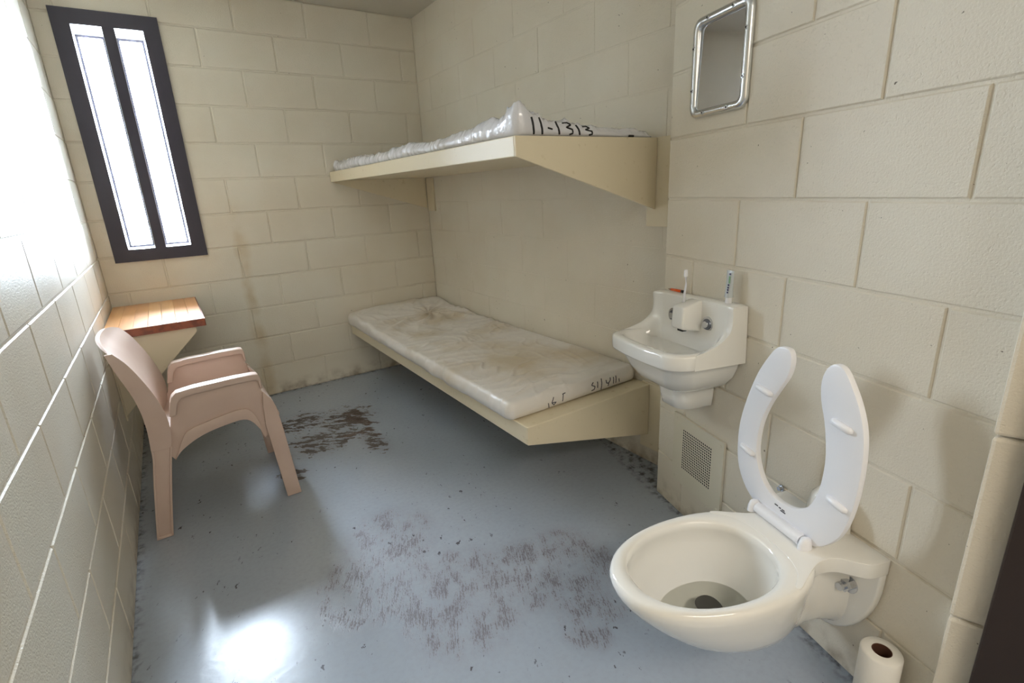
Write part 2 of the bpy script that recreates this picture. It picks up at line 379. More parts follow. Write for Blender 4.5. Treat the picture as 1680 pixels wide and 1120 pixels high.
# ---------------------------------------------------------------- bunks
def bunk(name, label, zt, zw, zf):
    """zt top, zf lower edge of the front rail, zw lower edge of the end plates at the wall"""
    e = tag(empty(name, (1.68, -1.1, zw)), label, 'bunk'); inv = Matrix.Translation((-1.68, 1.1, -zw))
    xf, xw, ya, yb = 1.333, 2.022, -2.197, -.004
    def part(n, t, s=None):
        o = add_obj(n, t, M_steel, e, s); o.matrix_parent_inverse = inv; return o
    part('front_rail', box(bmesh.new(), (xf, ya+.004, zf), (xf+.012, yb, zt), .003))
    part('deck', box(bmesh.new(), (xf+.012, ya+.006, zt-.055), (xw+.010, yb, zt-.004)))
    prof = [(xf+.001, zt), (xw, zt+.002), (xw, zw), (xf+.001, zf)]
    part('end_plate', prism(bmesh.new(), prof, 'y', ya-.003, ya+.006, .003))
    part('end_plate', prism(bmesh.new(), [(xf+.02, zt-.056), (xw, zt-.056), (xw, zw), (xf+.02, zf-.004)], 'y', yb-.008, yb))
    part('mounting_plate', box(bmesh.new(), (2.024, -2.262, zw-.07), (W-.001, -2.15, zt+.004), .002))
    part('mounting_plate', box(bmesh.new(), (2.024, -.13, zw-.02), (W-.001, -.02, zt-.06), .002))
    return e
bunk('upper_bunk', 'cream steel upper bunk shelf fixed to the walls, under the plastic-wrapped mattress', 1.447, 1.173, 1.382)
bunk('lower_bunk', 'cream steel lower bunk shelf near the floor, under the bare white mattress', .399, .148, .323)

def mattress(name, label, x0, x1, y0, y1, zb, topf, wr, mtl, ny=300, nx=100):
    """closed mattress: bottom at zb, top height topf(u, v); wr(p) pushes the surface for creases"""
    bm = bmesh.new(); G = {}
    def corner(u, v):
        # rounded plan corners
        x, y = x0+(x1-x0)*u, y0+(y1-y0)*v; r = .03
        cx, cy = min(max(x, x0+r), x1-r), min(max(y, y0+r), y1-r); dx, dy = x-cx, y-cy; l = math.hypot(dx, dy)
        if dx and dy:
            k = max(abs(dx), abs(dy))/l; x, y = cx+dx*k, cy+dy*k
        return x, y
    us = [.5-.5*math.cos(math.pi*i/nx)*(.25)-.0 if False else i/nx for i in range(nx+1)]
    vs = [j/ny for j in range(ny+1)]
    for i, u in enumerate(us):
        for j, v in enumerate(vs):
            x, y = corner(u, v); z = topf(u, v)
            ed = min(u*(x1-x0), (1-u)*(x1-x0), v*(y1-y0), (1-v)*(y1-y0))
            z -= .014*max(0, 1-ed/.016)**2
            p = Vector((x, y, z)); d = wr(p)
            G[i, j] = bm.verts.new(p+Vector((0, 0, d)))
    for i in range(nx):
        for j in range(ny): bm.faces.new((G[i, j], G[i+1, j], G[i+1, j+1], G[i, j+1]))
    loop = [(i, 0) for i in range(nx)]+[(nx, j) for j in range(ny)]+[(i, ny) for i in range(nx, 0, -1)]+[(0, j) for j in range(ny, 0, -1)]
    prev = [G[k] for k in loop]; cxm, cym = (x0+x1)/2, (y0+y1)/2
    for lv in (.7, .4, .12, 0):
        cur = []
        for k in loop:
            p = G[k].co; z = zb+(p.z-zb)*lv
            bul = .006*(1-(2*lv-1)**2)-(.006 if lv == 0 else 0)
            q = Vector((p.x+bul*(1 if p.x > cxm else -1)*(1 if k[0] in (0, nx) else 0), p.y+bul*(1 if p.y > cym else -1)*(1 if k[1] in (0, ny) else 0), z))
            dd = wr(q*1.0+Vector((3, 1, 0)))*.7
            if k[0] == 0: q.x -= dd
            if k[1] == 0: q.y -= dd*.3
            cur.append(bm.verts.new(q))
        n = len(loop)
        for a in range(n): bm.faces.new((prev[a], cur[a], cur[(a+1) % n], prev[(a+1) % n]))
        prev = cur
    bmesh.ops.triangulate(bm, faces=[bm.faces.new(prev)])
    return tag(add_obj(name, bm, mtl, None, 4), label, 'mattress')
M_matt = mat('white_mattress_ticking', (230, 225, 218), .30, bump=[(22, .22, .01)], vary=(2.6, (206, 192, 168), .46, .66))
M_wrap = mat('clear_plastic_wrap_over_white', (226, 226, 232), .16, spec=.7, coat=.6, bump=[(60, .35, .006)])
def ridge(p, s, k=2):
    return (1-abs(noise.noise(Vector((p.x*s, p.y*s, p.z*s)))*2))**k
def wr_low(p):
    a = .003*noise.noise(Vector((p.x*5, p.y*4, 0)))
    q = Vector((p.x+.10*noise.noise(p*5), p.y+.08*noise.noise(p*4+Vector((7, 0, 0))), 0))
    b = .0050*ridge(Vector((q.x*.5+q.y*.25, q.y*1.1, 0)), 9, 6)*max(0, noise.noise(Vector((p.x*2.4, p.y*1.8, 5)))+.45)
    b += .0035*ridge(Vector((q.x*1.2, q.y*.35, 2)), 10, 7)*max(0, noise.noise(Vector((p.x*3, p.y*2.4, 9)))+.3)
    head = math.exp(-((p.y+.50)/.26)**2)
    r = math.atan2(p.y+.36, p.x-1.80); c = .0060*head*(abs(math.sin(r*7+noise.noise(p*4)*2.5))**3)
    near = .004*math.exp(-((p.y+1.86)/.006)**2)*max(0, min(1, (1.66-p.x)/.1))+.003*math.exp(-((p.y+1.97+.1*(p.x-1.4))/.006)**2)
    return a+2.3*b+2.6*c-1.5*near
def top_low(u, v):     # v=0 near end
    y = -2.055*(1-v)-.02*v
    z = .470+.004*math.sin(v*9)
    z += .030*max(0, min(1, (v-.86)/.1))*(1 if u > .3 else .4+2*u)
    z -= .022*math.exp(-((v-.74)/.14)**2-((u-.55)/.35)**2)
    return z
lm = mattress('mattress', 'white vinyl mattress lying on the lower bunk, date inked on its end', 1.312, 2.022, -2.112, -.02, .400, top_low, wr_low, M_matt)
def wr_up(p):
    q = Vector((p.x+.05*noise.noise(p*9), p.y+.07*noise.noise(p*6+Vector((4, 2, 0))), p.z))
    amp = .35+.9*max(0, noise.noise(Vector((p.y*2.1, p.x*3, 3)))+.35)
    return amp*(.014*ridge(Vector((q.x*.9, q.y*.8, q.z)), 9, 3)+.008*ridge(Vector((q.x*1.3-q.y*.5, q.y*.9, q.z+4)), 17, 3))+.003*noise.noise(q*34)
def top_up(u, v):
    z = 1.500-.022*max(0, 1-v/.25)*u*1.3+.006*math.sin(v*17)
    z += .040*math.exp(-(u/.10)**2-(v/.035)**2)+.012*math.exp(-(u/.25)**2-(v/.18)**2)
    z += .018*math.exp(-((v-1)/.035)**2)
    return z
um = mattress('mattress', 'mattress wrapped in crinkled clear plastic lying on the upper bunk', 1.362, 2.018, -2.176, -.02, 1.4495, top_up, wr_up, M_wrap, ny=330, nx=100)
from mathutils.bvhtree import BVHTree
def strokes(bm, lines, ox, oz, sx, sz, host, r):
    me = host.data; bv = BVHTree.FromPolygons([v.co for v in me.vertices], [p.vertices for p in me.polygons])
    for ln in lines:
        pts = []
        for (a, c), (b_, d) in zip(ln, ln[1:]):
            for k in range(6): pts.append((a+(b_-a)*k/6, c+(d-c)*k/6))
        pts.append(ln[-1]); out = []
        for a, c in pts:
            p = Vector((ox+a*sx, -3, oz+c*sz)); h = bv.ray_cast(p, Vector((0, 1, 0)))[0]
            out.append(Vector((p.x, (h.y if h and h.y < -2 else -2.1)-.0003, p.z)))
        tube(bm, out, r, 6)
# marker writing on the end of the upper mattress: 11-13 13
t = bmesh.new()
one = lambda x: [(x, 1), (x+.06, 0)]
thr = lambda x: [(x, .95), (x+.12, 1), (x+.2, .8), (x+.05, .58), (x+.22, .42), (x+.24, .1), (x+.14, 0)]
strokes(t, [one(0), one(.22)], 1.417, 1.455, .16, .052, um, .0040)
strokes(t, [[(0.42, .40), (.54, .32)]], 1.417, 1.455, .16, .05, um, .0030)
strokes(t, [one(.68)], 1.417, 1.455, .16, .042, um, .0038)
strokes(t, [thr(.88)], 1.417, 1.455, .16, .040, um, .0030)
strokes(t, [one(1.26)], 1.417, 1.455, .16, .032, um, .0038)
strokes(t, [thr(1.46)], 1.417, 1.455, .16, .030, um, .0032)
o = add_obj('inked_date', t, M_ink, um); o['kind'] = 'stuff'
t = box(bmesh.new(), (1.875, -2.19, 1.4496), (1.90, -2.180, 1.458), .003); add_obj('black_knot', t, M_ink, um)
# faded writing on the end of the lower mattress
t = bmesh.new()
strokes(t, [[(.1, .9), (0, .7), (.16, .5), (.12, .25), (0, .2)], [(.3, .85), (.28, .3)], [(.5, 1), (.46, 0)], [(.7, .75), (.72, .45), (.82, .4), (.9, .6), (.92, .85)], [(.82, .4), (.8, .15)],
             [(1.08, .8), (1.06, .2)], [(1.2, .85), (1.18, .2)], [(1.34, .5), (1.36, .2)]], 1.742, .408, .125, .050, lm, .0022)
strokes(t, [[(0, .5), (.05, 0)], [(.3, .9), (.18, .4), (.3, .1), (.4, .35), (.2, .4)], [(.75, .9), (.9, .95)], [(.78, .9), (.74, .2)]], 1.500, .406, .105, .044, lm, .0020)
tag(add_obj('inked_date', t, mat('faded_marker_ink', (72, 68, 76), .6), lm), kind='stuff')

# ---------------------------------------------------------------- desk
M_wood = []
for k, (a, b) in enumerate((((226, 172, 112), (206, 146, 88)), ((214, 156, 98), (192, 128, 76)), ((232, 184, 128), (214, 158, 100)), ((220, 164, 104), (200, 138, 84)))):
    m = mat('maple_stave_%s' % 'abcd'[k], a, .30, bump=[(40, .05, .002)]); nt = m.node_tree; bs = nt.nodes['Principled BSDF']
    g = nt.nodes.new('ShaderNodeNewGeometry'); mp = nt.nodes.new('ShaderNodeMapping'); mp.inputs['Scale'].default_value = (60, 4, 60); mp.inputs['Location'].default_value = (k*3, k, 0)
    nz = nt.nodes.new('ShaderNodeTexNoise'); nz.inputs['Scale'].default_value = 1.2; nz.inputs['Detail'].default_value = 6
    mx = nt.nodes.new('ShaderNodeMix'); mx.data_type = 'RGBA'; mx.inputs[6].default_value = lin(a); mx.inputs[7].default_value = lin(b)
    nt.links.new(g.outputs['Position'], mp.inputs['Vector']); nt.links.new(mp.outputs[0], nz.inputs['Vector']); nt.links.new(nz.outputs[0], mx.inputs[0]); nt.links.new(mx.outputs[2], bs.inputs['Base Color'])
    M_wood.append(m)
M_edge = mat('stained_end_grain', (146, 78, 48), .45, vary=(40, (112, 56, 36), .4, .65))
desk = tag(empty('wall_desk', (.2, -.38, .30)), 'small wall-hung desk with butcher-block top in the far left corner', 'desk'); dinv = Matrix.Translation((-.2, .38, -.30))
nst = 7; wst = .405/nst
for k in range(nst):
    x0 = .006+k*wst
    t = box(bmesh.new(), (x0+.0004, -.752, .702), (x0+wst-.0004, -.012, .741-.0006*(k % 2)), .0012, 1)
    o = add_obj('plank', t, M_wood[(k*3+k//2) % 4], desk); o.matrix_parent_inverse = dinv
t = box(bmesh.new(), (.006, -.757, .7025), (.411, -.7525, .7395), .001, 1); o = add_obj('front_edge', t, M_edge, desk); o['label'] = 'dark reddish end-grain front edge'; o.matrix_parent_inverse = dinv
t = box(bmesh.new(), (.4115, -.757, .7025), (.4155, -.012, .7395), .001, 1); o = add_obj('side_edge', t, M_edge, desk); o['label'] = 'dark reddish side edge'; o.matrix_parent_inverse = dinv
for ya in (-.715, -.062):
    t = prism(bmesh.new(), [(.008, .7015), (.372, .7015), (.372, .672), (.008, .315)], 'y', ya, ya+.006, .0015); o = add_obj('bracket_plate', t, M_steel, desk); o.matrix_parent_inverse = dinv
t = prism(bmesh.new(), [(.370, .690), (.372, .672), (.008, .315), (.006, .333)], 'y', -.709, -.062); o = add_obj('bracket_web', t, M_steel, desk); o.matrix_parent_inverse = dinv
t = box(bmesh.new(), (.0015, -.715, .29), (.0075, -.05, .70)); o = add_obj('wall_plate', t, M_steel, desk); o.matrix_parent_inverse = dinv

# ---------------------------------------------------------------- chair (faces +x, its back to the left wall)
chair = tag(empty('plastic_armchair', (.34, -1.15, 0)), 'moulded taupe-pink plastic armchair beside the desk', 'chair'); cinv = Matrix.Translation((-.34, 1.15, 0))
YN, YF = -1.405, -.895
def cpart(n, t, s=.7):
    o = add_obj(n, t, M_chair, chair, s); o.matrix_parent_inverse = cinv; return o
def smooth_pts(pts, n=6):
    out = []
    P = [Vector((p[0], p[1], 0)) for p in pts]
    for i in range(len(P)-1):
        a, b, c, d = P[max(i-1, 0)], P[i], P[i+1], P[min(i+2, len(P)-1)]
        for k in range(n):
            t_ = k/n; q = .5*((2*b)+(c-a)*t_+(2*a-5*b+4*c-d)*t_*t_+(3*b-a-3*c+d)*t_**3); out.append((q.x, q.y))
    out.append((P[-1].x, P[-1].y)); return out
REAR = [(.060, .815), (.065, .78), (.082, .709), (.114, .595), (.126, .487), (.121, .378)]
FRONT = [(.074, .805), (.084, .785), (.122, .731), (.163, .637), (.192, .540), (.199, .455), (.188, .378)]
# backrest: a curved shell with side flanges
def back_x(z, pts):
    for (xa, za_), (xb, zb_) in zip(pts, pts[1:]):
        if zb_ <= z <= za_: return xa+(xb-xa)*(za_-z)/(za_-zb_)
    return pts[0][0] if z > pts[0][1] else pts[-1][0]
fr_s, re_s = smooth_pts(FRONT), smooth_pts(REAR)
t = bmesh.new(); rows = []
nz_, ny_ = 26, 24
for i in range(nz_+1):
    z = .378+(.810-.378)*i/nz_
    xf_, xr_ = back_x(z, fr_s), back_x(z, re_s)
    hw = .255-.004*(i/nz_)
    crown = 0
    row = []
    th = .014
    outer = []
    for k in range(ny_+1):
        s = -1+2*k/ny_; y = -1.15+s*hw
        rnd = max(0, (i/nz_-.88)/.12)
        zz = z-.030*rnd*abs(s)**4; xq = back_x(zz, fr_s)
        bow = .030*(1-s*s)
        lip = xq-bow
        outer.append(Vector((lip, y, zz)))
    xq0 = back_x(outer[0].z, re_s)
    ring = [Vector((xq0, outer[0].y, outer[0].z)), Vector(((xq0+outer[0].x)/2, outer[0].y, outer[0].z))]+outer+[Vector(((xq0+outer[-1].x)/2, outer[-1].y, outer[-1].z)), Vector((xq0, outer[-1].y, outer[-1].z))]
    inner = [Vector((xq0, outer[-1].y-.014, outer[-1].z))]+[Vector((p.x-th, -1.15+(p.y+1.15)*.945, p.z)) for p in outer[::-1]]+[Vector((xq0, outer[0].y+.014, outer[0].z))]
    rows.append(ring+inner)
loft(t, rows)
bmesh.ops.remove_doubles(t, verts=t.verts, dist=.0002)
cpart('backrest', t, .9)
# side panels carrying the arms, with arched lower edge
def side(yo, sg):
    arch = smooth_pts([(.189, .316), (.22, .351), (.291, .389), (.382, .409), (.462, .409), (.504, .350), (.527, .238)], 5)
    pl = [(.150, .378), (.199, .455), (.222, .555), (.240, .580), (.30, .588), (.45, .590), (.518, .588), (.532, .578), (.537, .52), (.548, .492), (.566, .474), (.575, .44)]
    pl += [(.578, .40)]+[(.548, .33)]+arch[::-1][3:]
    t = prism(bmesh.new(), pl, 'y', yo+sg*.012, yo+sg*.022, .003)
    cpart('side_panel', t)
    # rolled edge along the lower arch
    t = bmesh.new(); apron = smooth_pts([(.205, .345), (.229, .396), (.26, .426), (.367, .450), (.455, .458), (.490, .43), (.508, .37)], 5)
    low = [(a+.0, b) for a, b in smooth_pts([(.189, .316), (.22, .351), (.291, .389), (.382, .409), (.462, .409), (.504, .350), (.515, .30)], 5)]
    prism(t, apron+low[::-1], 'y', yo+sg*.004, yo+sg*.013, .003); cpart('apron', t)
    # arm: top band with soft edge
    t = bmesh.new()
    top = [(.205, .50), (.218, .556), (.226, .575), (.243, .590), (.30, .597), (.45, .600), (.520, .598), (.534, .594), (.541, .578), (.541, .53), (.534, .53), (.530, .566), (.520, .573), (.45, .574), (.30, .570), (.255, .564), (.240, .545), (.228, .50)]
    prism(t, top, 'y', yo-sg*.004, yo+sg*.045, .006, 3); cpart('arm', t)
    # front leg
    t = bmesh.new()
    leg = smooth_pts([(.541, .515), (.556, .490), (.570, .465), (.580, .43), (.590, .33), (.602, .17), (.616, .002)], 4)+[(.557, .002), (.549, .10), (.538, .235), (.527, .36), (.532, .46)]
    prism(t, leg, 'y', yo, yo+sg*.010, .003); 
    prism(t, [(.541+.0, .505), (.556, .488), (.572, .463), (.582, .43), (.592, .33), (.604, .17), (.616, .004), (.606, .004), (.596, .16), (.584, .32), (.574, .42), (.562, .455), (.548, .478)], 'y', yo+sg*.006, yo+sg*.062, .002)
    cpart('leg', t)
    # rear leg: channel whose open side faces out
    rear = [(.121, .378), (.118, .34), (.099, .236), (.062, .002)]; fro = [(.119, .002), (.145, .153), (.171, .288), (.190, .38)]
    t = bmesh.new(); prism(t, rear+fro, 'y', yo+sg*.005, yo+sg*.016, .002)
    for ed in (smooth_pts(rear, 3), smooth_pts(fro, 3)):
        a = ed; b_ = [(x+(.008 if ed[0][1] > .3 else -.008), z) for x, z in ed]
        prism(t, a+b_[::-1], 'y', yo, yo+sg*.014, .002)
    prism(t, [(.066, .002), (.117, .002), (.118, .012), (.068, .012)], 'y', yo, yo+sg*.014, .001)
    cpart('leg', t)
side(YN, 1); side(YF, -1)
# seat: dished sheet with front lip
t = bmesh.new(); nx_, ny_ = 20, 16; G = {}
for lay, dz in ((0, 0), (1, -.012)):
    for i in range(nx_+1):
        for j in range(ny_+1):
            u, v = i/nx_, j/ny_; x = .165+(.590-.165)*u; s = 2*v-1; y = -1.15+s*.232
            z = .408+.045*u-.018*math.sin(math.pi*u)*(1-s*s)
            if u > .82: z -= .055*((u-.82)/.18)**2
            if u > .9: z -= .0
            G[lay, i, j] = t.verts.new((x, y, z+dz))
for i in range(nx_):
    for j in range(ny_):
        t.faces.new((G[0, i, j], G[0, i+1, j], G[0, i+1, j+1], G[0, i, j+1])); t.faces.new((G[1, i, j], G[1, i, j+1], G[1, i+1, j+1], G[1, i+1, j]))
for i in range(nx_):
    for j in (0, ny_): t.faces.new((G[0, i, j], G[1, i, j], G[1, i+1, j], G[0, i+1, j]))
for j in range(ny_):
    for i in (0, nx_): t.faces.new((G[0, i, j], G[0, i, j+1], G[1, i, j+1], G[1, i, j]))
cpart('seat', t, .9)

# ---------------------------------------------------------------- fixtures on the service wall: local frame s (along), -y (out), z
def fix(name, label, cat, s, z, roll=0):
    e = tag(empty(name, P0+tt*s+Vector((0, 0, z))), label, cat); e.rotation_euler = (0, 0, CH_ANG)
    if roll: e.matrix_world = Matrix.Translation(e.location) @ Matrix.Rotation(CH_ANG, 4, 'Z') @ Matrix.Rotation(roll, 4, 'Y')
    return e
# in a fixture's own frame: x = along the wall, y = -distance from the wall, z = height above its origin
def rrect(hw, d0, d1, rf, rb, z, n=12, bow=0):
    """rounded D plan: back edge at distance d0, front edge at d1"""
    pts = []
    for cx, cd, r, a0 in ((-hw+rb, d0+rb, rb, 180), (hw-rb, d0+rb, rb, 270), (hw-rf, d1-rf, rf, 0), (-hw+rf, d1-rf, rf, 90)):
        for k in range(n):
            a = math.radians(a0+90*k/(n-1)); x = cx+r*math.cos(a); d = cd+r*math.sin(a)
            pts.append((x, d))
    out = []
    for i, (x, d) in enumerate(pts):
        f = max(0, (d-d0)/(d1-d0)); out.append(Vector((x, -(d+bow*f**3*(1-(x/hw)**2)), z)))
    # subdivide long front/back edges
    res = []
    for i in range(len(out)):
        a, b = out[i], out[(i+1) % len(out)]; res.append(a)
        if i % n == n-1:
            for k in range(1, 6):
                q = a.lerp(b, k/6); x = q.x; d = pts[i][1]+(pts[(i+1) % len(pts)][1]-pts[i][1])*k/6
                f = max(0, (d-d0)/(d1-d0)); res.append(Vector((x, -(d+bow*f**3*(1-(x/hw)**2)), z)))
    return res
ZS = .765
sink = fix('wash_basin', 'white porcelain wash basin with high back on the block wall', 'basin', .235, ZS, -.055)
def spart(n, t, m=M_porc, s=.9, par=None):
    o = add_obj(n, t, m, par or sink, s); return o
t = bmesh.new(); G_ = .0015
loft(t, [rrect(.06, .02, .12, .03, .012, -.168), rrect(.10, .006, .165, .05, .012, -.160), rrect(.140, .004, .195, .07, .012, -.138), rrect(.172, G_, .216, .08, .012, -.105), rrect(.190, G_, .228, .075, .012, -.070), rrect(.196, G_, .234, .07, .012, -.052, bow=.012),
         rrect(.199, G_, .238, .068, .012, -.050, bow=.016), rrect(.212, G_, .248, .066, .010, -.048, bow=.02), rrect(.2155, G_, .251, .066, .010, -.042, bow=.02), rrect(.2155, G_, .251, .066, .010, -.006, bow=.02), rrect(.213, G_, .248, .064, .010, .001, bow=.02), rrect(.207, .004, .242, .06, .012, .003, bow=.02),
         rrect(.190, .056, .226, .055, .03, .0025, bow=.016), rrect(.184, .058, .220, .055, .03, -.0005, bow=.015), rrect(.180, .060, .216, .055, .035, -.007, bow=.014), rrect(.176, .062, .212, .055, .035, -.020, bow=.013), rrect(.165, .066, .203, .055, .04, -.055, bow=.01), rrect(.135, .078, .182, .05, .04, -.105), rrect(.07, .10, .155, .025, .025, -.122)])
spart('bowl', t, s=1.2)
# raised back: one solid whose front curves out to the rim at both ends
def back_profile(x):
    e = max(0, (abs(x)-.150)/.0655)          # 0 in the middle, 1 at the ends
    e = e*e*(3-2*e)
    mid = [(.050, .135), (.052, .128), (.053, .09), (.056, .05), (.062, .02), (.068, -.01), (.070, -.03)]
    end = [(.056, .135), (.060, .128), (.059, .095), (.066, .060), (.100, .030), (.145, .013), (.186, .0035)]
    return [(a[0]*(1-e)+b[0]*e, a[1]*(1-e)+b[1]*e) for a, b in zip(mid, end)]
rings = []
for i in range(33):
    x = -.2155+.431*i/32
    k = .004 if i in (0, 32) else 0
    pr = smooth_pts(back_profile(x), 3)
    e_ = max(0, min(1, (abs(x)-.150)/.0655)); x *= 1.004
    ring = [Vector((x, -G_, -.03-.017*e_)), Vector((x, -G_, .135-k)), Vector((x, -.012, .138-k))]+[Vector((x, -(d-k), z-k*.6)) for d, z in pr]+[Vector((x, -pr[-1][0]+.02*(1-e_), -.035-.012*e_))]
    rings.append(ring)
t = loft(bmesh.new(), rings); spart('backsplash', t, s=.8)
t = bmesh.new(); loft(t, [rrect(.060, G_, .115, .04, .01, -.240), rrect(.072, G_, .130, .045, .01, -.234), rrect(.078, G_, .134, .045, .01, -.20), rrect(.084, G_, .140, .05, .01, -.15)]); spart('trap_cover', t, s=1.2)
t = prism(bmesh.new(), [(-.05, .030), (-.125, .044), (-.128, .060), (-.122, .118), (-.060, .134), (-.045, .134)], 'x', .005, .068, .007, 3); spart('spout', t, s=.9)
t = box(bmesh.new(), (.022, -.115, .034), (.050, -.095, .044), .003); spart('spout_outlet_shade', t, M_dark)  # solid dark block, painted shade of the spout opening
for sx in (-.088, .100):
    t = bmesh.new(); cyl(t, (sx, -.050, .062), (0, -1, 0), .0255, .007, 32, bev=.002); 
    b = spart('push_button', t, M_chrome, .6)
    t = bmesh.new(); cyl(t, (sx, -.057, .062), (0, -1, 0), .0185, .003, 32, .0175, .001); spart('button_ring', t, mat('dark_chrome', (120, 124, 134), .3, 1), .6, b)
    t = bmesh.new(); cyl(t, (sx, -.060, .062), (0, -1, 0), .0115, .006, 24, .0105, .002); spart('button_cap', t, M_chrome, .6, b)
t = bmesh.new(); cyl(t, (0, -.128, -.1215), (0, 0, 1), .022, .003, 24, .020); spart('drain', t, M_chrome, .6)

def wp(s, d, z): return P0+tt*s+nn*d+Vector((0, 0, z))
# things lying or standing on the basin
def place(o, s, d, z, rz=0): o.location = wp(s, d, z); o.rotation_euler = (0, 0, CH_ANG+rz); return o
SINKTOP = lambda s: .765+.138+.055*(s-.235)
pen = tag(empty('pen'), 'short orange pen lying on the back ledge of the basin', 'pen'); place(pen, .118, .024, SINKTOP(.118)+.005, 0)
M_or = mat('orange_plastic', (232, 92, 24), .35)
o = add_obj('barrel', tube(bmesh.new(), [(-.036, 0, 0), (.024, 0, .003)], .0048, 10), M_or, pen, 3)
o = add_obj('tip', tube(bmesh.new(), [(-.058, 0, -.001), (-.036, 0, 0)], [.001, .0046], 10), mat('grey_pen_tip', (150, 120, 96), .4), pen, 3)
o = add_obj('end_cap', tube(bmesh.new(), [(.024, 0, .003), (.042, 0, .0035)], .005, 10), M_ink, pen, 3); o['label'] = 'black end cap'
br = tag(empty('toothbrush'), 'thin white toothbrush standing upright on the basin spout', 'toothbrush'); place(br, .262, .098, .897, 0)
o = add_obj('handle', tube(bmesh.new(), [(0, 0, 0), (.001, 0, .03), (.004, .002, .06), (.003, 0, .085)], [.0042, .0036, .0032, .004], 8), M_seatm, br, 3)
o = add_obj('head', box(bmesh.new(), (-.001, -.006, .084), (.007, .006, .108), .003), M_seatm, br)
tb = tag(empty('toothpaste_tube'), 'clear toothpaste tube standing on its cap at the right of the basin ledge', 'tube'); place(tb, .388, .028, SINKTOP(.388), 0)
M_clear = mat('translucent_tube_plastic', (206, 212, 214), .15, coat=.5)
t = bmesh.new(); rings = []
for k in range(9):
    f = k/8; a, b = .013+.003*f, .012*(1-f)+.0012
    rings.append([Vector((a*math.cos(6.28319*i/20), b*math.sin(6.28319*i/20), .018+.082*f)) for i in range(20)])
loft(t, rings); o = add_obj('body', t, M_clear, tb, 1)
o = add_obj('cap', cyl(bmesh.new(), (0, 0, .0), (0, 0, 1), .010, .018, 20, .009, .0015), M_seatm, tb, .6)
t = bmesh.new()
for z0 in (.032, .040, .047, .055, .088): box(t, (.0035, -.0135+.09*(z0-.018), z0), (.0085, -.0125+.11*(z0-.018), z0+.005))
o = add_obj('printing', t, mat('dark_blue_print', (52, 48, 96), .5), tb); o['kind'] = 'stuff'
t = box(bmesh.new(), (.003, -.0075, .062), (.008, -.0055, .084)); o = add_obj('print_stripe', t, mat('green_print', (136, 178, 142), .5), tb)

# mirror
mir = fix('wall_mirror', 'small steel mirror in a riveted polished metal frame', 'mirror', .250, 1.612)
def rr2(hw, hh, r, n=10):
    out = []
    for cx, cz, a0 in ((hw-r, hh-r, 0), (-hw+r, hh-r, 90), (-hw+r, -hh+r, 180), (hw-r, -hh+r, 270)):
        for k in range(n):
            a = math.radians(a0+90*k/(n-1)); out.append((cx+r*math.cos(a), cz+r*math.sin(a)))
    return out
hw, hh = .126, .143
prof = [(0, .001), (0, .010), (.004, .016), (.012, .018), (.021, .0165), (.024, .010), (.025, .004)]
t = bmesh.new(); loft(t, [[Vector((x, -d, z)) for x, z in rr2(hw-i, hh-i, .034-i*.75)] for i, d in prof], False, False)
add_obj('frame', t, M_alu, mir, 1)
t = prism(bmesh.new(), rr2(hw-.0235, hh-.0235, .015), 'y', -.0065, -.002)
for v in t.verts: v.co.y += .030*(v.co.z)
add_obj('mirror_plate', t, M_mirror, mir)
for x, z in ((-.055, .131), (.055, .131), (-.055, -.131), (.055, -.131), (-.114, .06), (-.114, -.06), (.114, .06), (.114, -.06)):
    t = cyl(bmesh.new(), (x, -.0155, z), (0, -1, 0), .0065, .0045, 18, .005, .001); sc_ = add_obj('screw', t, M_chrome, mir, .5)
    t = cyl(bmesh.new(), (x, -.0195, z), (0, -1, 0), .0028, .0008, 10); add_obj('screw_recess_shade', t, M_dark, sc_)  # flat dark disc, painted shade of the screw socket

# vent grille: steel sheet with a field of punched holes
ven = fix('vent_grille', 'square perforated vent cover low on the block wall under the basin', 'vent', .258, .285)
t = bmesh.new(); NX = 16; pit = .0104; x0, z0 = -.083, -.072; yv = -.010
V = {}
def vv(x, z):
    k = (round(x, 5), round(z, 5))
    if k not in V: V[k] = t.verts.new((x, yv, z))
    return V[k]
for i in range(NX):
    for j in range(NX):
        cx, cz = x0+(i+.5)*pit, z0+(j+.5)*pit; h = pit/2
        sq = [(-h, -h), (0, -h), (h, -h), (h, 0), (h, h), (0, h), (-h, h), (-h, 0)]
        o_ = [vv(cx+a, cz+b) for a, b in sq]; q = [t.verts.new((cx+.0036*math.cos(math.radians(225+45*k)), yv, cz+.0036*math.sin(math.radians(225+45*k)))) for k in range(8)]
        for k in range(8): t.faces.new((o_[k], o_[(k+1) % 8], q[(k+1) % 8], q[k]))
x1, z1 = x0+NX*pit, z0+NX*pit
for a, b in (((-.142, -.142), (x0, .142)), ((x1, -.142), (.142, .142)), ((x0, -.142), (x1, z0)), ((x0, z1), (x1, .142))):
    vs_ = [t.verts.new((a[0], yv, a[1])), t.verts.new((b[0], yv, a[1])), t.verts.new((b[0], yv, b[1])), t.verts.new((a[0], yv, b[1]))]; t.faces.new(vs_)
M_vent = mat('cream_vent_sheet', (224, 217, 197), .4)
add_obj('perforated_sheet', t, M_vent, ven)
t = bmesh.new()
box(t, (-.142, -.0098, .136), (.142, -.0012, .142)); box(t, (-.142, -.0098, -.142), (.142, -.0012, -.136)); box(t, (-.142, -.0098, -.136), (-.136, -.0012, .136)); box(t, (.136, -.0098, -.136), (.142, -.0012, .136))
add_obj('rim', t, M_vent, ven)
t = box(bmesh.new(), (-.09, -.004, -.09), (.10, -.0013, .10)); add_obj('duct_shade_backing', t, M_dark, ven)  # dark backing sheet, painted shade behind the holes
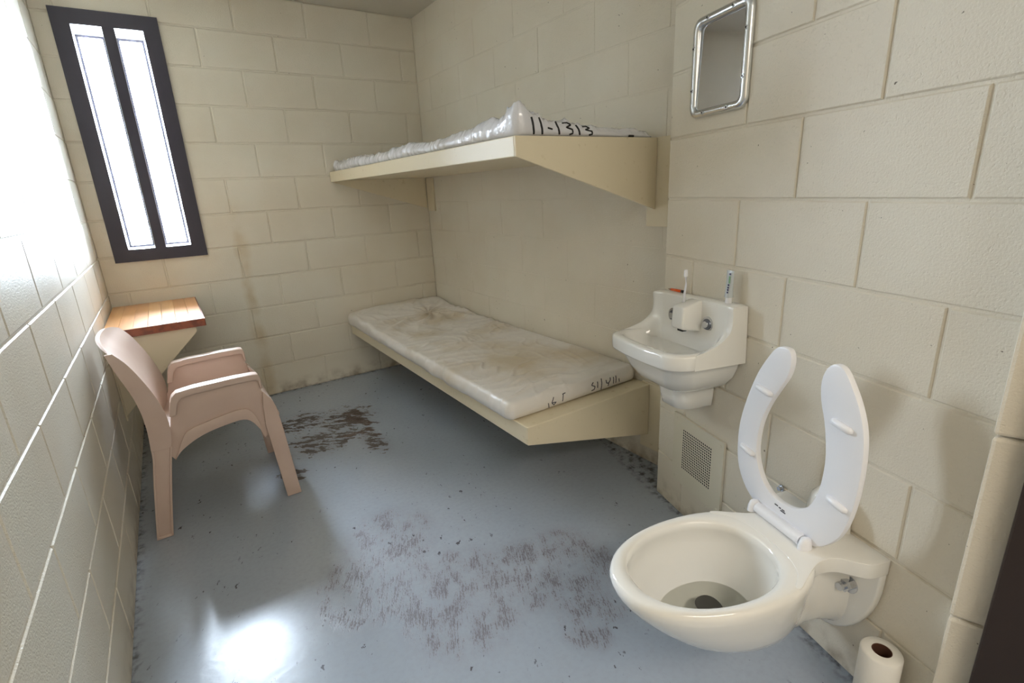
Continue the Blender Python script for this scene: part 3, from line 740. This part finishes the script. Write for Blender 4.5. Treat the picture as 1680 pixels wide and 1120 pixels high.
for x, z in ((-.125, -.125), (.125, .125), (.125, -.125), (-.125, .125)):
    t = cyl(bmesh.new(), (x, -.0095, z), (0, -1, 0), .005, .002, 12, .004); add_obj('screw', t, M_vent, ven)

# ---------------------------------------------------------------- toilet
SC = .813
toi = fix('toilet', 'white wall-hung porcelain toilet with raised open-front seat', 'toilet', SC, 0)
def egg(hw, d0, d1, z, n=56, flat=1.0, off=0):
    out = []; c = d0+(d1-d0)*.46
    for k in range(n):
        a = 2*math.pi*k/n; ca, sa = math.cos(a), math.sin(a)
        x = hw*math.copysign(abs(ca)**.92, ca); d = c+(d1-c)*abs(sa)**.96 if sa >= 0 else c-(c-d0)*abs(sa)**.9
        out.append(Vector((x+off, -d, z)))
    return out
def tpart(n, t, m=M_porc, s=1.2, par=None): return add_obj(n, t, m, par or toi, s)
t = bmesh.new()
loft(t, [egg(.045, .17, .33, 0.152), egg(.075, .155, .385, 0.161), egg(.105, .145, .45, 0.194), egg(.130, .138, .515, 0.241), egg(.150, .134, .575, 0.297), egg(.162, .132, .617, 0.344), egg(.168, .130, .634, .370), egg(.1695, .129, .638, .386), egg(.167, .131, .635, .396), egg(.161, .138, .628, .4015), egg(.150, .20, .612, .4015),
         egg(.141, .222, .598, .399), egg(.137, .228, .592, .393), egg(.137, .228, .592, .375), egg(.140, .226, .594, .362), egg(.136, .23, .59, .335), egg(.122, .245, .565, .29), egg(.104, .26, .525, .255), egg(.085, .27, .485, .225), egg(.055, .29, .44, .185), egg(.03, .32, .40, .165)])
tpart('bowl', t)
water = bpy.data.materials.new('toilet_water'); water.use_nodes = True; wn = water.node_tree; wn.nodes.remove(wn.nodes['Principled BSDF'])
tr = wn.nodes.new('ShaderNodeBsdfTransparent'); tr.inputs[0].default_value = (.95, .96, .93, 1); gl = wn.nodes.new('ShaderNodeBsdfGlossy'); gl.inputs['Roughness'].default_value = .02
fr = wn.nodes.new('ShaderNodeFresnel'); fr.inputs[0].default_value = 1.33; mx = wn.nodes.new('ShaderNodeMixShader')
wn.links.new(fr.outputs[0], mx.inputs[0]); wn.links.new(tr.outputs[0], mx.inputs[1]); wn.links.new(gl.outputs[0], mx.inputs[2]); wn.links.new(mx.outputs[0], wn.nodes['Material Output'].inputs[0])
t = bmesh.new(); t.faces.new([t.verts.new(p) for p in egg(.095, .264, .505, .240)]); bmesh.ops.triangulate(t, faces=t.faces); tpart('water', t, water)
t = loft(bmesh.new(), [egg(.036, .335, .400, .2405, 24, off=-.010), egg(.026, .345, .385, .2285, 24, off=-.010)]); tpart('outlet_shade', t, mat('painted_trap_shade', (58, 57, 52), .4))  # solid dark plug, its colour is the shade in the trap opening
# deck over the waist back to the wall
half = smooth_pts([(.0, .208), (.07, .214), (.115, .236), (.142, .268), (.152, .262), (.128, .215), (.108, .175), (.101, .140), (.110, .105), (.133, .080), (.152, .055), (.156, .02), (.155, .0015)], 4)
out = [(x, -d) for x, d in half]+[(-x, -d) for x, d in half[::-1]]
t = prism(bmesh.new(), out, 'z', .362, .4025, .009, 3); tpart('rear_deck', t, s=.9)
# waist body between bowl and wall flange
def vring(hw, z0, z1, d, n=32):
    return [Vector((hw*math.copysign(abs(math.cos(a))**.7, math.cos(a)), -d, (z0+z1)/2+(z1-z0)/2*math.copysign(abs(math.sin(a))**.7, math.sin(a)))) for a in [2*math.pi*k/n for k in range(n)]]
t = loft(bmesh.new(), [vring(.105, .118, .385, .012), vring(.082, .128, .385, .03), vring(.070, .135, .385, .07), vring(.072, .14, .385, .13), vring(.088, .15, .385, .165), vring(.095, .17, .38, .200)]); tpart('waist', t)
fl = [(-.155, .385), (-.150, .402), (.150, .402), (.155, .385)]+[(.155*math.cos(a), .335+.228*math.sin(a)*1.0) for a in [-math.pi*k/24 for k in range(0, 25)]]
t = prism(bmesh.new(), fl, 'y', -.024, -.0015, .006, 3); tpart('wall_flange', t, s=.9)
for sx in (.084, -.084):
    t = bmesh.new(); cyl(t, (sx, -.0235, .283), (0, -1, 0), .024, .003, 24); cyl(t, (sx, -.0265, .283), (0, -1, 0), .0165, .018, 6, bev=.002); cyl(t, (sx, -.044, .283), (0, -1, 0), .010, .014, 16, bev=.0015)
    tpart('mounting_bolt', t, M_chrome, .6)
# inlet horn on the wall behind the seat
t = loft(bmesh.new(), [rrect(.052, G_, .070, .035, .004, .398), rrect(.048, G_, .066, .034, .004, .45), rrect(.043, G_, .060, .034, .004, .485), rrect(.030, G_, .046, .026, .004, .503), rrect(.012, G_, .024, .01, .003, .509)]); tpart('inlet_horn', t)
# raised seat, traced outline in (along wall, height)
SEAT = [(.719, .877), (.740, .876), (.750, .862), (.752, .835), (.744, .803), (.724, .765), (.692, .700), (.673, .630), (.673, .556), (.700, .497), (.746, .468), (.803, .473), (.846, .503), (.869, .563), (.875, .638), (.868, .697), (.858, .740), (.843, .785), (.838, .829), (.848, .864), (.868, .879), (.890, .874), (.914, .843), (.937, .803), (.954, .757), (.962, .707), (.964, .649), (.961, .586), (.950, .517), (.928, .462), (.880, .412), (.823, .409), (.722, .409), (.690, .411), (.646, .436), (.612, .484), (.599, .546), (.601, .625), (.620, .707), (.649, .788), (.684, .849), (.702, .870)]
def closed_smooth(pts, n=3):
    P = [Vector((p[0], p[1], 0)) for p in pts]; m = len(P); o_ = []
    for i in range(m):
        a, b, c, d = P[i-1], P[i], P[(i+1) % m], P[(i+2) % m]
        for k in range(n):
            q_ = k/n; q = .5*((2*b)+(c-a)*q_+(2*a-5*b+4*c-d)*q_*q_+(3*b-a-3*c+d)*q_**3); o_.append((q.x, q.y))
    return o_
so = [(a-SC, b) for a, b in closed_smooth(SEAT)]
t = prism(bmesh.new(), so, 'y', -.139, -.121, .005, 2); seat = tpart('seat', t, M_seatm, .7)
for x, z in ((.680, .748), (.642, .556), (.906, .748), (.922, .560)):
    t = bmesh.new(); tube(t, [(x-SC-.026, -.139, z+.004), (x-SC-.02, -.142, z+.003), (x-SC+.02, -.142, z-.003), (x-SC+.026, -.139, z-.004)], [.004, .0085, .0085, .004], 12); tpart('bumper', t, M_seatm, 3, seat)
t = bmesh.new()
for k, (x, z, l) in enumerate(((.752, .4505, .011), (.766, .449, .007), (.776, .4485, .009), (.772, .4435, .016))): box(t, (x-SC, -.1394, z), (x-SC+l, -.1388, z+.0035))
tpart('maker_mark', t, mat('grey_print', (70, 70, 80), .6), par=seat)
t = bmesh.new(); cyl(t, (.708-SC, -.150, .4155), (1, 0, 0), .0145, .146, 24, bev=.003); box(t, (.712-SC, -.148, .405), (.850-SC, -.124, .428), .004); tpart('hinge_barrel', t, M_seatm, .7)
for x in (.696, .866):
    t = loft(bmesh.new(), [[Vector((x-SC+a_*math.cos(q), -.151-b_*math.sin(q), z)) for q in [6.28319*k/20 for k in range(20)]] for a_, b_, z in ((.013, .020, .4015), (.012, .018, .418), (.010, .013, .428), (.005, .006, .432))]); tpart('hinge_post', t, M_seatm, 1.2)
# small chrome push knob on the wall behind the seat
kn = fix('flush_knob', 'tiny chrome knob on the wall seen through the toilet seat', 'knob', .640, .400)
add_obj('rosette', cyl(bmesh.new(), (0, -.0013, 0), (0, -1, 0), .010, .003, 18), M_chrome, kn, .6); add_obj('stem', cyl(bmesh.new(), (0, -.004, 0), (0, -1, 0), .006, .010, 16, bev=.0015), M_chrome, kn, .6)

# ---------------------------------------------------------------- paper roll
roll = tag(empty('paper_roll', wp(1.020, .054, 0)), 'white paper roll standing on the floor beside the toilet', 'paper roll')
ro, ri, hh_ = .0425, .019, .206
def circ(r, z, n=48): return [Vector((r*math.cos(6.28319*k/n), r*math.sin(6.28319*k/n), z)) for k in range(n)]
t = loft(bmesh.new(), [circ(ri+.0016, .002), circ(ro-.003, .001), circ(ro, .006), circ(ro, hh_-.005), circ(ro-.004, hh_), circ(ri+.0016, hh_), circ(ri+.0016, .002)], False, False); add_obj('paper', t, M_paper, roll, .9)
t = loft(bmesh.new(), [circ(ri, .0), circ(ri+.0014, .0), circ(ri+.0014, hh_-.001), circ(ri, hh_-.001), circ(ri, .0)], False, False); o = add_obj('core', t, M_card, roll, .9); o['label'] = 'brown cardboard core'
t = bmesh.new(); rows = []
for k in range(9):
    a = math.radians(-35+k*5); r_ = ro+.0008+.010*(k/8)**2
    rows.append([Vector((r_*math.cos(a), r_*math.sin(a), .004)), Vector((r_*math.cos(a), r_*math.sin(a), .17-.01*k/8)), Vector(((r_+.001)*math.cos(a), (r_+.001)*math.sin(a), .17-.01*k/8)), Vector(((r_+.001)*math.cos(a), (r_+.001)*math.sin(a), .004))])
loft(t, rows); add_obj('loose_sheet', t, M_paper, roll, .9)
